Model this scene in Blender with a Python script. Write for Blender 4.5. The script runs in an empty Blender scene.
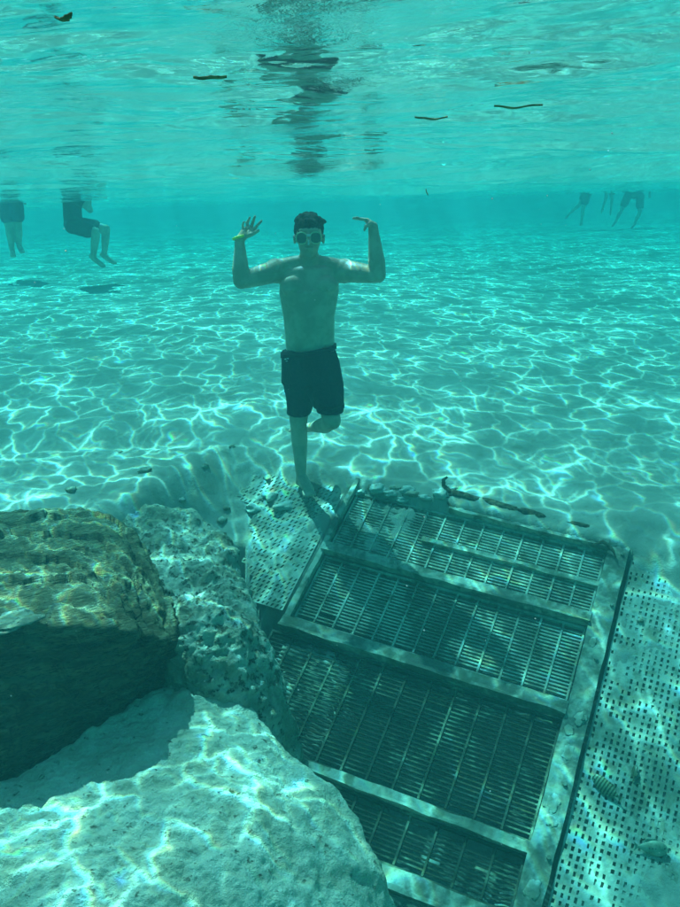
import bpy, bmesh, math, random
import numpy as np
from mathutils import Vector, Matrix, noise
R = math.radians
random.seed(7); rng = np.random.default_rng(7)
C = bpy.data.collections.new('place'); bpy.context.scene.collection.children.link(C)
sc = bpy.context.scene

# ------------------------------------------------------------ camera
FPX, PITCH, ROLL, HC, SURF = 870.0, R(15.9), R(1.7), 1.85, 2.015      # focal length in photo pixels, pitch, eye height, water level
cam = bpy.data.cameras.new('camera'); co = bpy.data.objects.new('camera', cam); C.objects.link(co)
co.matrix_world = Matrix.Translation((0, 0, HC)) @ Matrix.Rotation(R(90) - PITCH, 4, 'X') @ Matrix.Rotation(-ROLL, 4, 'Z')
cam.sensor_fit = 'VERTICAL'; cam.angle = 2 * math.atan(453.5 / FPX); cam.clip_start = .02; cam.clip_end = 500
sc.camera = co

# ------------------------------------------------------------ sky and sun (the sun's direction is the one it has under water)
SUN_DIR = Vector((-.50 * math.sin(R(30)), .866 * math.sin(R(30)), math.cos(R(30)))).normalized()
el = math.asin(SUN_DIR.z); az = math.atan2(SUN_DIR.x, SUN_DIR.y)
w = bpy.data.worlds.new('World'); sc.world = w; w.use_nodes = True
nt = w.node_tree; nt.nodes.clear()
o = nt.nodes.new('ShaderNodeOutputWorld'); b = nt.nodes.new('ShaderNodeBackground'); s = nt.nodes.new('ShaderNodeTexSky')
s.sky_type = 'NISHITA'; s.sun_disc = False; s.sun_elevation = el; s.sun_rotation = az
b.inputs['Strength'].default_value = .12
nt.links.new(s.outputs[0], b.inputs['Color']); nt.links.new(b.outputs[0], o.inputs['Surface'])
sl = bpy.data.lights.new('sun', 'SUN'); so = bpy.data.objects.new('sun', sl); C.objects.link(so)
sl.energy = 5.0; sl.angle = R(.5); sl.color = (1, .97, .92)
so.rotation_euler = SUN_DIR.to_track_quat('Z', 'Y').to_euler(); so.location = (-4, 4, 9)
vs = sc.view_settings; vs.view_transform = 'Standard'; vs.look = 'None'; vs.gamma = 1; vs.use_curve_mapping = False
vs.exposure = 1.02
cy = sc.cycles
cy.max_bounces = 6; cy.diffuse_bounces = 3; cy.glossy_bounces = 4; cy.transmission_bounces = 4
cy.transparent_max_bounces = 12; cy.volume_bounces = 2; cy.use_denoising = True
cy.sample_clamp_indirect = 6

# ------------------------------------------------------------ helpers
def tag(o, label=None, cat=None, group=None, kind=None):
    for k, v in (('label', label), ('category', cat), ('group', group), ('kind', kind)):
        if v: o[k] = v
    return o
def link(name, me, mat=None, parent=None, loc=None):
    o = bpy.data.objects.new(name, me); C.objects.link(o)
    if mat is not None and len(me.materials) == 0: me.materials.append(mat)
    if parent: o.parent = parent
    if loc is not None: o.location = loc
    return o
def empty(name, loc, mat=None):
    o = bpy.data.objects.new(name, None); C.objects.link(o); o.empty_display_size = .1
    if mat is not None: o.matrix_world = mat
    else: o.location = loc
    return o
def pyd(name, v, f, smooth=False):
    me = bpy.data.meshes.new(name); me.from_pydata([tuple(map(float, p)) for p in v], [], f)
    if smooth: me.polygons.foreach_set('use_smooth', [True] * len(me.polygons))
    me.update(); return me
def ray(px, py):
    a = (px - 340) / FPX; bb = (py - 453.5) / FPX
    a, bb = a * math.cos(ROLL) - bb * math.sin(ROLL), a * math.sin(ROLL) + bb * math.cos(ROLL)
    return Vector((a, math.cos(PITCH) - bb * math.sin(PITCH), -math.sin(PITCH) - bb * math.cos(PITCH)))
CAM = Vector((0, 0, HC))
def aty(px, py, Y):                      # point seen at a photo pixel, Y metres ahead
    r = ray(px, py); return CAM + r * (Y / r.y)
def atz(px, py, Z):                      # point seen at a photo pixel, at height Z
    r = ray(px, py); return CAM + r * ((Z - HC) / r.z)

_P = rng.permutation(4096)
def _h(i, j, k): return _P[(_P[(_P[i & 4095] + j) & 4095] + k) & 4095] / 4095.0
def vnoise(x, y, z=0.0):                 # vectorised value noise, -1..1
    x = np.asarray(x, float); y = np.asarray(y, float); z = np.asarray(z, float) + 0 * x
    i, j, k = [np.floor(a).astype(int) for a in (x, y, z)]
    fx, fy, fz = [a - np.floor(a) for a in (x, y, z)]
    fx, fy, fz = [t * t * t * (t * (t * 6 - 15) + 10) for t in (fx, fy, fz)]
    out = 0
    for a in (0, 1):
        for b_ in (0, 1):
            for c in (0, 1):
                out = out + _h(i + a, j + b_, k + c) * (fx if a else 1 - fx) * (fy if b_ else 1 - fy) * (fz if c else 1 - fz)
    return out * 2 - 1
def fbm(x, y, z=0.0, o=4):
    s_, a, t = 0, 1, 0
    for _ in range(o):
        s_ = s_ + a * vnoise(x, y, z); t += a; a *= .5
        x = np.asarray(x) * 2.03 + 17.1; y = np.asarray(y) * 2.01 + 5.3; z = np.asarray(z) * 2.02 + 9.7
    return s_ / t
def sstep(a, b_, x):
    t = np.clip((np.asarray(x, float) - a) / (b_ - a), 0, 1); return t * t * (3 - 2 * t)

# ------------------------------------------------------------ materials
class NT:
    def __init__(s, name):
        s.m = bpy.data.materials.new(name); s.m.use_nodes = True; s.t = s.m.node_tree; s.t.nodes.clear()
        s.out = s.n('ShaderNodeOutputMaterial')
    def n(s, ty, ins=None, **kw):
        nd = s.t.nodes.new(ty)
        for k, v in kw.items(): setattr(nd, k, v)
        for k, v in (ins or {}).items(): s.set(nd.inputs[k], v)
        return nd
    def set(s, sock, v):
        if isinstance(v, bpy.types.NodeSocket): s.t.links.new(v, sock)
        else: sock.default_value = v
    def math(s, op, a, b_=None, c=None, clamp=False):
        nd = s.t.nodes.new('ShaderNodeMath'); nd.operation = op; nd.use_clamp = clamp
        s.set(nd.inputs[0], a)
        if b_ is not None: s.set(nd.inputs[1], b_)
        if c is not None: s.set(nd.inputs[2], c)
        return nd.outputs[0]
    def vmath(s, op, a, b_=None):
        nd = s.t.nodes.new('ShaderNodeVectorMath'); nd.operation = op
        s.set(nd.inputs[0], a)
        if b_ is not None: s.set(nd.inputs[1], b_)
        return nd.outputs[0]
    def mixc(s, f, a, b_):
        nd = s.t.nodes.new('ShaderNodeMix'); nd.data_type = 'RGBA'
        s.set(nd.inputs[0], f); s.set(nd.inputs[6], a); s.set(nd.inputs[7], b_); return nd.outputs[2]
    def ramp(s, f, lo, hi, a=0.0, b_=1.0):
        nd = s.t.nodes.new('ShaderNodeMapRange'); nd.interpolation_type = 'SMOOTHSTEP'
        s.set(nd.inputs[0], f); nd.inputs[1].default_value = lo; nd.inputs[2].default_value = hi
        nd.inputs[3].default_value = a; nd.inputs[4].default_value = b_; return nd.outputs[0]
    def noise(s, vec, scale, detail=4, rough=.5, dist=0.0):
        nd = s.n('ShaderNodeTexNoise', {'Vector': vec, 'Scale': scale, 'Detail': detail, 'Roughness': rough, 'Distortion': dist})
        return nd.outputs[0]
    def pos(s): return s.n('ShaderNodeNewGeometry').outputs['Position']
    def bsdf(s, col, rough=.8, h=None, dist=.01, strength=1.0, **kw):
        p = s.n('ShaderNodeBsdfPrincipled'); s.set(p.inputs['Base Color'], col); s.set(p.inputs['Roughness'], rough)
        p.inputs['Specular IOR Level'].default_value = kw.get('spec', .12)
        if h is not None:
            bp = s.n('ShaderNodeBump', {'Height': h, 'Distance': dist, 'Strength': strength}); s.t.links.new(bp.outputs[0], p.inputs['Normal'])
        s.t.links.new(p.outputs[0], s.out.inputs['Surface']); return s.m
def col(*c): return (*c, 1)

def mat_sand():
    t = NT('sand'); p = t.pos()
    n1 = t.noise(p, 1.6, 5); n2 = t.noise(p, 9, 5, .6); n3 = t.noise(p, 130, 3, .7)
    c = t.mixc(t.ramp(n1, .35, .7), col(.31, .30, .25), col(.41, .40, .34))
    c = t.mixc(t.ramp(n2, .55, .75), c, col(.27, .26, .20))
    sp = t.ramp(t.noise(p, 34, 3, .6), .66, .74)
    c = t.mixc(t.math('MULTIPLY', sp, .6), c, col(.18, .17, .12))
    h = t.math('ADD', t.math('MULTIPLY', n2, .6), t.math('MULTIPLY', n3, .15))
    return t.bsdf(c, .9, h, .02)
def mat_rock(name, a, b_, pit, pitlo=.58, pithi=.68, lay=0.0, bump=.03, sc1=7, silt=None):
    t = NT(name); p = t.pos()
    wp = t.vmath('ADD', p, t.vmath('SCALE', t.n('ShaderNodeTexNoise', {'Vector': p, 'Scale': 4.0}).outputs[1], None))
    q = t.n('ShaderNodeMapping', {'Vector': t.n('ShaderNodeMapping', {'Vector': p, 'Rotation': (R(14) if lay else 0, R(9) if lay else 0, 0)}).outputs[0], 'Scale': (1, 1, 1 + lay)}).outputs[0]
    n1 = t.noise(q, sc1, 6, .6, .4); n2 = t.noise(q, sc1 * 5, 6, .65); n3 = t.noise(q, sc1 * 18, 4, .7)
    v = t.n('ShaderNodeTexVoronoi', {'Vector': q, 'Scale': sc1 * 3.3, 'Randomness': 1.0}).outputs[0]
    c = t.mixc(t.ramp(n1, .35, .68), a, b_)
    if lay:
        sn = t.noise(t.n('ShaderNodeMapping', {'Vector': wp, 'Scale': (2.2, 2.2, 26), 'Rotation': (R(13), R(8), 0)}).outputs[0], 1.6, 5, .65)
        c = t.mixc(t.ramp(sn, .50, .66), c, pit); c = t.mixc(t.math('MULTIPLY', t.ramp(sn, .46, .34), .6), c, col(.36, .31, .20))
    pits = t.math('MULTIPLY', t.ramp(n2, pitlo, pithi), t.ramp(n1, .3, .55))
    c = t.mixc(pits, c, pit)
    c = t.mixc(t.math('MULTIPLY', t.ramp(n3, .6, .75), .45), c, pit)
    h = t.math('ADD', t.math('ADD', t.math('MULTIPLY', n1, .5), t.math('MULTIPLY', n2, .6)), t.math('MULTIPLY', n3, .2))
    h = t.math('ADD', h, t.math('MULTIPLY', t.math('MINIMUM', v, .5), .5))
    h = t.math('SUBTRACT', h, t.math('MULTIPLY', pits, .5))
    if silt is not None:                       # paler tone painted on upward faces, as the sun brightens them
        nz = t.n('ShaderNodeSeparateXYZ', {0: t.n('ShaderNodeNewGeometry').outputs['Normal']}).outputs[2]
        f = t.math('MULTIPLY', t.ramp(t.math('ADD', nz, t.math('MULTIPLY', t.math('SUBTRACT', n2, .5), 1.2)), .35, .8), t.ramp(n1, .3, .6, .35, .95))
        c = t.mixc(f, c, silt)
    return t.bsdf(c, .85, h, bump)
def mat_simple(name, c1, c2, scale=30, rough=.7, bump=.004, lo=.4, hi=.65, spec=.12):
    t = NT(name); p = t.pos(); n1 = t.noise(p, scale, 5, .6)
    return t.bsdf(t.mixc(t.ramp(n1, lo, hi), c1, c2), rough, n1, bump, spec=spec)
def mat_metal(name, clean, silt, algae, lo, hi):                    # steel with silt lying on it in patches
    t = NT(name); p = t.pos()
    n1 = t.noise(p, 3.2, 4, .6, .5); n2 = t.noise(p, 28, 5, .65)
    k = t.math('ADD', t.math('MULTIPLY', n1, .75), t.math('MULTIPLY', n2, .25))
    c = t.mixc(t.ramp(k, lo, hi), clean, silt)
    c = t.mixc(t.math('MULTIPLY', t.ramp(t.noise(p, 11, 4), .52, .64), .7), c, algae)
    return t.bsdf(c, .75, n2, .006)
M = {}
M['sand'] = mat_sand()
M['ledge'] = mat_rock('ledge_rock', col(.10, .08, .04), col(.34, .28, .16), col(.02, .018, .01), .52, .60, lay=5.0, bump=.10, sc1=5, silt=col(.44, .35, .21))  # silt tone paints the sunlit top of the ledge brighter
M['gap_shade'] = mat_rock('gap_shade_rock', col(.07, .065, .04), col(.14, .13, .085), col(.02, .02, .012), bump=.08, sc1=6)  # dark tone painted for the shade inside the hole
M['pale'] = mat_rock('pale_limestone', col(.56, .51, .39), col(.80, .74, .61), col(.16, .14, .09), .60, .72, bump=.05, sc1=5)
M['knob'] = mat_rock('knobbly_limestone', col(.27, .25, .18), col(.60, .56, .46), col(.08, .07, .045), .54, .64, bump=.05, sc1=5)
M['frame'] = mat_metal('silted_frame_steel', col(.15, .15, .12), col(.48, .46, .37), col(.13, .14, .09), .42, .58)
M['bar'] = mat_metal('grating_bar_steel', col(.24, .24, .19), col(.50, .49, .40), col(.10, .11, .07), .42, .56)
M['rung'] = mat_metal('grating_rung_steel', col(.20, .20, .16), col(.50, .49, .40), col(.13, .14, .09), .42, .56)
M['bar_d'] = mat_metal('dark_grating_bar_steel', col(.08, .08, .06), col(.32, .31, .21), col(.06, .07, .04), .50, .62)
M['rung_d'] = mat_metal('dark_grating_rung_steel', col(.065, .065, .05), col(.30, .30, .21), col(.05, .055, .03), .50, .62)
M['plate'] = mat_metal('silted_plate_steel', col(.22, .22, .17), col(.50, .48, .40), col(.20, .20, .14), .38, .56)
M['skin'] = mat_simple('skin', col(.50, .33, .24), col(.64, .45, .34), 9, .5, .001, spec=.3)
M['skin_pale'] = mat_simple('pale_skin', col(.85, .76, .70), col(.88, .80, .74), 14, .5, .001)
M['hair'] = mat_simple('black_hair', col(.012, .01, .008), col(.03, .025, .02), 120, .6, .01)
M['cloth'] = mat_simple('black_swim_cloth', col(.012, .013, .016), col(.02, .022, .026), 60, .85, .002)
M['cloth2'] = mat_simple('navy_swim_cloth', col(.02, .03, .06), col(.03, .04, .08), 60, .85, .002)
M['yellow'] = mat_simple('yellow_rubber', col(.75, .80, .06), col(.85, .88, .12), 90, .4, .0005, spec=.4)
M['rim'] = mat_simple('pale_goggle_plastic', col(.50, .56, .30), col(.60, .64, .42), 90, .3, .0005, spec=.6)
M['rubber'] = mat_simple('black_rubber', col(.02, .02, .02), col(.03, .03, .03), 90, .4, .0005, spec=.4)
M['white'] = mat_simple('white_print', col(.6, .6, .6), col(.7, .7, .7), 90, .6, .0005)
M['wood'] = mat_simple('waterlogged_wood', col(.05, .04, .025), col(.16, .13, .085), 40, .9, .01)
M['leaf'] = mat_simple('dead_leaf', col(.12, .10, .04), col(.28, .22, .10), 60, .8, .002)
M['stone'] = mat_rock('loose_stone', col(.22, .20, .14), col(.42, .40, .32), col(.08, .07, .05), bump=.01, sc1=14)
M['palestone'] = mat_rock('pale_stone', col(.45, .45, .40), col(.58, .58, .52), col(.3, .3, .25), bump=.005, sc1=9)
t = NT('goggle_lens'); M['lens'] = t.bsdf(col(.08, .11, .08), .12, spec=.5)
def mat_fish(name, base, stripe, sc_):
    t = NT(name); oc = t.n('ShaderNodeTexCoord').outputs['Object']
    wv = t.n('ShaderNodeTexWave', {'Vector': oc, 'Scale': sc_, 'Distortion': .8, 'Detail': 1.0, 'Detail Scale': 6.0}, bands_direction='X').outputs[1]
    return t.bsdf(t.mixc(t.ramp(wv, .45, .6), base, stripe), .4, t.noise(oc, 200, 2), .0005, spec=.4)
M['fish_striped'] = mat_fish('striped_fish_skin', col(.30, .30, .20), col(.09, .09, .05), 21)
M['fish_pale'] = mat_simple('pale_fish_skin', col(.40, .40, .30), col(.26, .26, .18), 40, .4, .0006, spec=.4)
M['fish_dark'] = mat_simple('dark_fish_skin', col(.09, .09, .06), col(.15, .15, .10), 60, .4, .0006, spec=.4)

OFFX, OFFY = 0.0, 0.0
def mat_water():
    # a rippled surface: it mirrors below the critical angle, and lets light through with a caustic net painted into its transparency
    t = NT('water_surface'); p = t.pos()
    flat = t.n('ShaderNodeMapping', {'Vector': p, 'Scale': (1, 1, 0), 'Location': (OFFX, OFFY, 0)}).outputs[0]
    wn = t.n('ShaderNodeTexNoise', {'Vector': flat, 'Scale': 2.6, 'Detail': 2.0, 'Roughness': .5}).outputs[1]
    wv = t.vmath('MULTIPLY', t.vmath('SUBTRACT', wn, (.5, .5, .5)), (.42, .36, 0))
    wp = t.vmath('ADD', flat, wv)
    wn2 = t.n('ShaderNodeTexNoise', {'Vector': flat, 'Scale': 11.0, 'Detail': 1.0}).outputs[1]
    wp = t.vmath('ADD', wp, t.vmath('MULTIPLY', t.vmath('SUBTRACT', wn2, (.5, .5, .5)), (.085, .075, 0)))
    var = t.noise(flat, 3.1, 2); var2 = t.noise(flat, 1.3, 2)
    chans = []
    for off in (-.0042, 0.0, .0042):
        q = t.vmath('ADD', wp, (off, off * .9, 0))
        tot = None
        for sc_, width, gain, o2 in ((4.5, .022, 1.05, 0.), (8.2, .032, .40, 4.7), (14.0, .05, .12, 9.3)):
            qq = t.vmath('ADD', q, (o2, o2, 0))
            d = t.n('ShaderNodeTexVoronoi', {'Vector': qq, 'Scale': sc_, 'Randomness': .9}, voronoi_dimensions='2D', feature='DISTANCE_TO_EDGE').outputs['Distance']
            # painted brightness falls off like a fold caustic away from its line
            wd = t.math('MULTIPLY_ADD', t.ramp(var, .35, .68), width * 1.6, width * .45)
            I = t.math('DIVIDE', wd, t.math('ADD', d, .011))
            I = t.math('POWER', I, 1.25)
            I = t.math('MULTIPLY', t.math('MINIMUM', I, 9.0), gain)
            I = t.math('MULTIPLY', I, t.ramp(var2 if sc_ > 5 else t.math('ADD', var, 0.12), .38, .62, .25, 1.15))
            tot = I if tot is None else t.math('ADD', tot, I)
        chans.append(t.math('ADD', t.math('MULTIPLY', tot, t.ramp(t.noise(flat, .55, 2), .36, .62, .55, 1.15)), .27))
    cc = t.n('ShaderNodeCombineColor', {0: chans[0], 1: chans[1], 2: chans[2]}).outputs[0]
    tr = t.n('ShaderNodeBsdfTransparent', {'Color': cc})
    st = t.n('ShaderNodeMapping', {'Vector': flat, 'Scale': (1, 1.2, 1)}).outputs[0]
    rough = t.ramp(t.noise(flat, 1.7, 2), .46, .62, .10, 2.0)      # calm streaks and ruffled patches
    h = t.math('ADD', t.math('MULTIPLY', t.noise(st, 6, 2, .5, .3), .55), t.math('MULTIPLY', t.math('MULTIPLY', t.noise(st, 30, 4, .65), rough), .12))
    bp = t.n('ShaderNodeBump', {'Height': h, 'Distance': .02, 'Strength': 1.0})
    gl = t.n('ShaderNodeBsdfGlossy', {'Color': col(1, 1, 1), 'Roughness': 0.0, 'Normal': bp.outputs[0]})
    fr = t.n('ShaderNodeFresnel', {'IOR': 1.333, 'Normal': bp.outputs[0]})
    mx = t.n('ShaderNodeMixShader', {0: fr.outputs[0]})
    t.t.links.new(tr.outputs[0], mx.inputs[1]); t.t.links.new(gl.outputs[0], mx.inputs[2])
    fl = t.n('ShaderNodeBsdfTranslucent', {'Color': col(.50, .95, .86)})      # translucent share added to brighten the surface and paint its light dashes
    dash = t.math('MULTIPLY', t.ramp(t.noise(t.n('ShaderNodeMapping', {'Vector': flat, 'Scale': (1, 1.8, 1)}).outputs[0], 48, 4, .7), .55, .72), t.ramp(t.noise(flat, 2.2, 3), .4, .65, .1, 1.0))
    mf = t.n('ShaderNodeMixShader', {0: t.math('MULTIPLY_ADD', dash, .24, .008)})
    t.t.links.new(mx.outputs[0], mf.inputs[1]); t.t.links.new(fl.outputs[0], mf.inputs[2])
    t.t.links.new(mf.outputs[0], t.out.inputs['Surface'])
    return t.m
M['water'] = mat_water()

# ------------------------------------------------------------ the grate's plane: u to the right, v down the slope, n out of it
FOOT = aty(305, 493, 5.46)
U_ = -ray(-1950, -70).normalized(); D1 = ray(904, -587).normalized()
V_ = -(D1 - U_ * D1.dot(U_)).normalized(); N_ = V_.cross(U_); N_ = N_ if N_.z > 0 else -N_
def G(u, v, n=0.0): return FOOT + U_ * u + V_ * v + N_ * n
GM = Matrix((( U_.x, V_.x, N_.x, 0), (U_.y, V_.y, N_.y, 0), (U_.z, V_.z, N_.z, 0), (0, 0, 0, 1)))
def gmat(u, v, n=0.0):
    m = GM.copy(); m.translation = G(u, v, n); return m
def zplane(x, y): return FOOT.z - (N_.x * (x - FOOT.x) + N_.y * (y - FOOT.y)) / N_.z
def uv(x, y):
    z = zplane(x, y); dx, dy, dz = x - FOOT.x, y - FOOT.y, z - FOOT.z
    return dx * U_.x + dy * U_.y + dz * U_.z, dx * V_.x + dy * V_.y + dz * V_.z

# ------------------------------------------------------------ sand floor
def axis(lo, a, b_, hi, step, g=1.09):
    mid = list(np.arange(a, b_ + 1e-6, step)); L, s_ = [], step
    x = a
    while x > lo: s_ *= g; x -= s_; L.append(max(x, lo))
    Rr, s_ = [], step; x = b_
    while x < hi: s_ *= g; x += s_; Rr.append(min(x, hi))
    return np.array(L[::-1] + mid + Rr)
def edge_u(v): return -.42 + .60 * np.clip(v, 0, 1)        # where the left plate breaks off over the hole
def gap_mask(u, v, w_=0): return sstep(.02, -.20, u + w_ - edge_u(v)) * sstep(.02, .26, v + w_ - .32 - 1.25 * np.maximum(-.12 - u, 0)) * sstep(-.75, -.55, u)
def ground_z(x, y):
    u, v = uv(x, y)
    xe = np.clip(x, -.6, 2.6)
    ye = G(.32, -.22).y + (U_.y / U_.x) * (xe - G(.32, -.22).x); ze = zplane(xe, ye)
    s_ = np.maximum(y - ye, 0); lim = .98 - ze
    back = ze + .035 * sstep(0, .35, s_) + lim * (1 - np.exp(-.26 * s_ / lim))
    back = back + .05 * fbm(x * .7, y * .7, 3.3) * sstep(0, 1.5, s_) + .012 * fbm(x * 3, y * 3, 1.2)
    back = back + .045 * np.exp(-(s_ / .10 - 1.3) ** 2) * sstep(.9, 1.1, u) * sstep(2.3, 2.0, u)
    back = back + .10 * np.exp(-((u - 2.5) / .5) ** 2 - ((v + .55) / .3) ** 2)
    front = np.maximum(zplane(np.clip(x, -1.0, 4.0), y), -1.75)
    wl = sstep(-.40, -.85, u)                                # sand shelf behind the rocks, left
    front = front * (1 - wl) + np.maximum(ze - .10 * (ye - y) - 1.2 * sstep(1.0, 1.7, ye - y), -1.4) * wl
    sandy = .014 * fbm(u * 4.2, v * 4.2, 7.7) + .012 * fbm(u * 14, v * 14, 1.1, 3)
    bias = -.004 + .03 * sstep(3.0, 3.5, u) + .05 * sstep(-.55, -.75, u) + .03 * sstep(.0, -.2, v) - .012 * sstep(.3, .9, v)
    bias = bias - .002 * sstep(.30, .2, u) * sstep(-.62, -.5, u) * sstep(.75, .5, v) + .030 * sstep(.0, -.16, v) * sstep(.5, .9, u) + .035 * np.exp(-((u - 2.75) / .16) ** 2 - ((v - 1.6) / .22) ** 2) + .03 * sstep(1.45, 1.9, v)*sstep(2.3,2.5,u)
    front = front + sandy * 1.3 + bias
    pit = sstep(.12, .20, u) * sstep(2.10, 2.02, u) * sstep(-.02, .06, v)
    topl = sstep(.26, .34, u) * sstep(2.10, 2.02, u) * sstep(-.13, -.09, v)
    pit = np.maximum(pit * sstep(.80, .9, v + sstep(.26, .34, u)), topl)
    wv_ = .05 * vnoise(v * 5, u * 5) + .02 * vnoise(v * 17, u * 17)
    gap = gap_mask(u, v, wv_)
    silt = np.maximum(topl * sstep(1.10, .72, u + .10 * vnoise(u * 7, v * 7)), 1.0 * (np.exp(-((u - .70 + .12 * (v - 1.3)) / .055) ** 2) * sstep(1.0, 1.06, v) * sstep(1.56, 1.44, v) > .35 + .25 * vnoise(u * 22, v * 22)))
    silt = np.where(v > .36, np.where(v < 1.0, 0, silt), silt)
    front = front - .55 * pit * (1 - silt) - silt * pit * (.019 + .016 * fbm(u * 16, v * 16, 2.2, 3)) - .55 * gap
    k = sstep(-.0, .12, y - ye)
    z = front * (1 - k) + back * k
    r = np.sqrt((x * .9) ** 2 + (np.maximum(y - 6, 0) * .8) ** 2 + (np.maximum(-y, 0) * 2.5) ** 2)
    return z + 1.9 * sstep(26, 46, r)
xs = axis(-56, -1.6, 3.6, 56, .02, 1.07); ys = axis(-14, 2.6, 6.6, 66, .02, 1.05)
X, Y = np.meshgrid(xs, ys); Z = ground_z(X, Y)
nx, ny = len(xs), len(ys)
def gridmesh(name, X, Y, Z):
    ny, nx = X.shape
    me = bpy.data.meshes.new(name); me.vertices.add(nx * ny)
    me.vertices.foreach_set('co', np.stack([X, Y, Z], -1).astype(np.float32).ravel())
    i = np.arange((ny - 1) * (nx - 1)); r, c = i // (nx - 1), i % (nx - 1); a = r * nx + c
    q = np.stack([a, a + 1, a + nx + 1, a + nx], -1).astype(np.int32)
    me.loops.add(q.size); me.loops.foreach_set('vertex_index', q.ravel())
    me.polygons.add(len(q)); me.polygons.foreach_set('loop_start', np.arange(len(q), dtype=np.int32) * 4)
    me.update(calc_edges=True); me.polygons.foreach_set('use_smooth', np.ones(len(q), bool)); me.validate(); return me
gm_ = gridmesh('sand_floor', X, Y, Z); gm_.materials.append(M['sand']); gm_.materials.append(M['gap_shade'])
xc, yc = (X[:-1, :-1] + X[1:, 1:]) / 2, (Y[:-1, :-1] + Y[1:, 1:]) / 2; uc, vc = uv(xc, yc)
shade_faces = (gap_mask(uc, vc, .05 * vnoise(vc * 5, uc * 5)) > .45)  # faces in the hole that take the painted shade colour
gm_.polygons.foreach_set('material_index', shade_faces.astype(np.int32).ravel())
tag(link('sand_floor', gm_), kind='structure')
ZMIN = float(Z.min())

# ------------------------------------------------------------ water surface: a sum of small waves
xs = axis(-54, -1.6, 1.6, 54, .022, 1.045); ys = axis(-13, .0, 2.6, 64, .022, 1.02)
X, Y = np.meshgrid(xs, ys); Z = np.zeros_like(X)
for i in range(46):
    lam = .09 * 1.095 ** i; k = 2 * math.pi / lam
    th = R(72) + rng.normal(0, .62)
    amp = lam * .0028 * min(1, (lam / .25) ** .15)
    fade = sstep(0, 1, (lam / .045) / np.maximum(np.sqrt(X ** 2 + Y ** 2) * .45 + .35, .3) - .35) if lam < 1 else 1
    Z += fade * amp * np.sin(k * (X * math.cos(th) + Y * math.sin(th)) + rng.uniform(0, 7) + .8 * vnoise(X * .5 / lam * .4, Y * .5 / lam * .4, i * 3.1))
tag(link('water_surface', gridmesh('water_surface', X, Y, SURF + Z), M['water']), kind='structure')

# ------------------------------------------------------------ the clear teal water itself
def mat_haze():
    t = NT('teal_water')
    pv = t.n('ShaderNodeVolumePrincipled', {'Color': col(.20, .90, .99), 'Density': .024, 'Anisotropy': .45})
    ab = t.n('ShaderNodeVolumeAbsorption', {'Color': col(.03, .866, .866), 'Density': .23})
    ad = t.n('ShaderNodeAddShader'); t.t.links.new(pv.outputs[0], ad.inputs[0]); t.t.links.new(ab.outputs[0], ad.inputs[1])
    t.t.links.new(ad.outputs[0], t.out.inputs['Volume']); return t.m
bm = bmesh.new(); bmesh.ops.create_cube(bm, size=1)
lo, hi = Vector((-58, -16, ZMIN - 1.0)), Vector((58, 68, 3.25))
for v in bm.verts:
    v.co = Vector([lo[i] if v.co[i] < 0 else hi[i] for i in range(3)])
me = bpy.data.meshes.new('haze'); bm.to_mesh(me); bm.free()
tag(link('haze', me, mat_haze()), kind='stuff')

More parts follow.
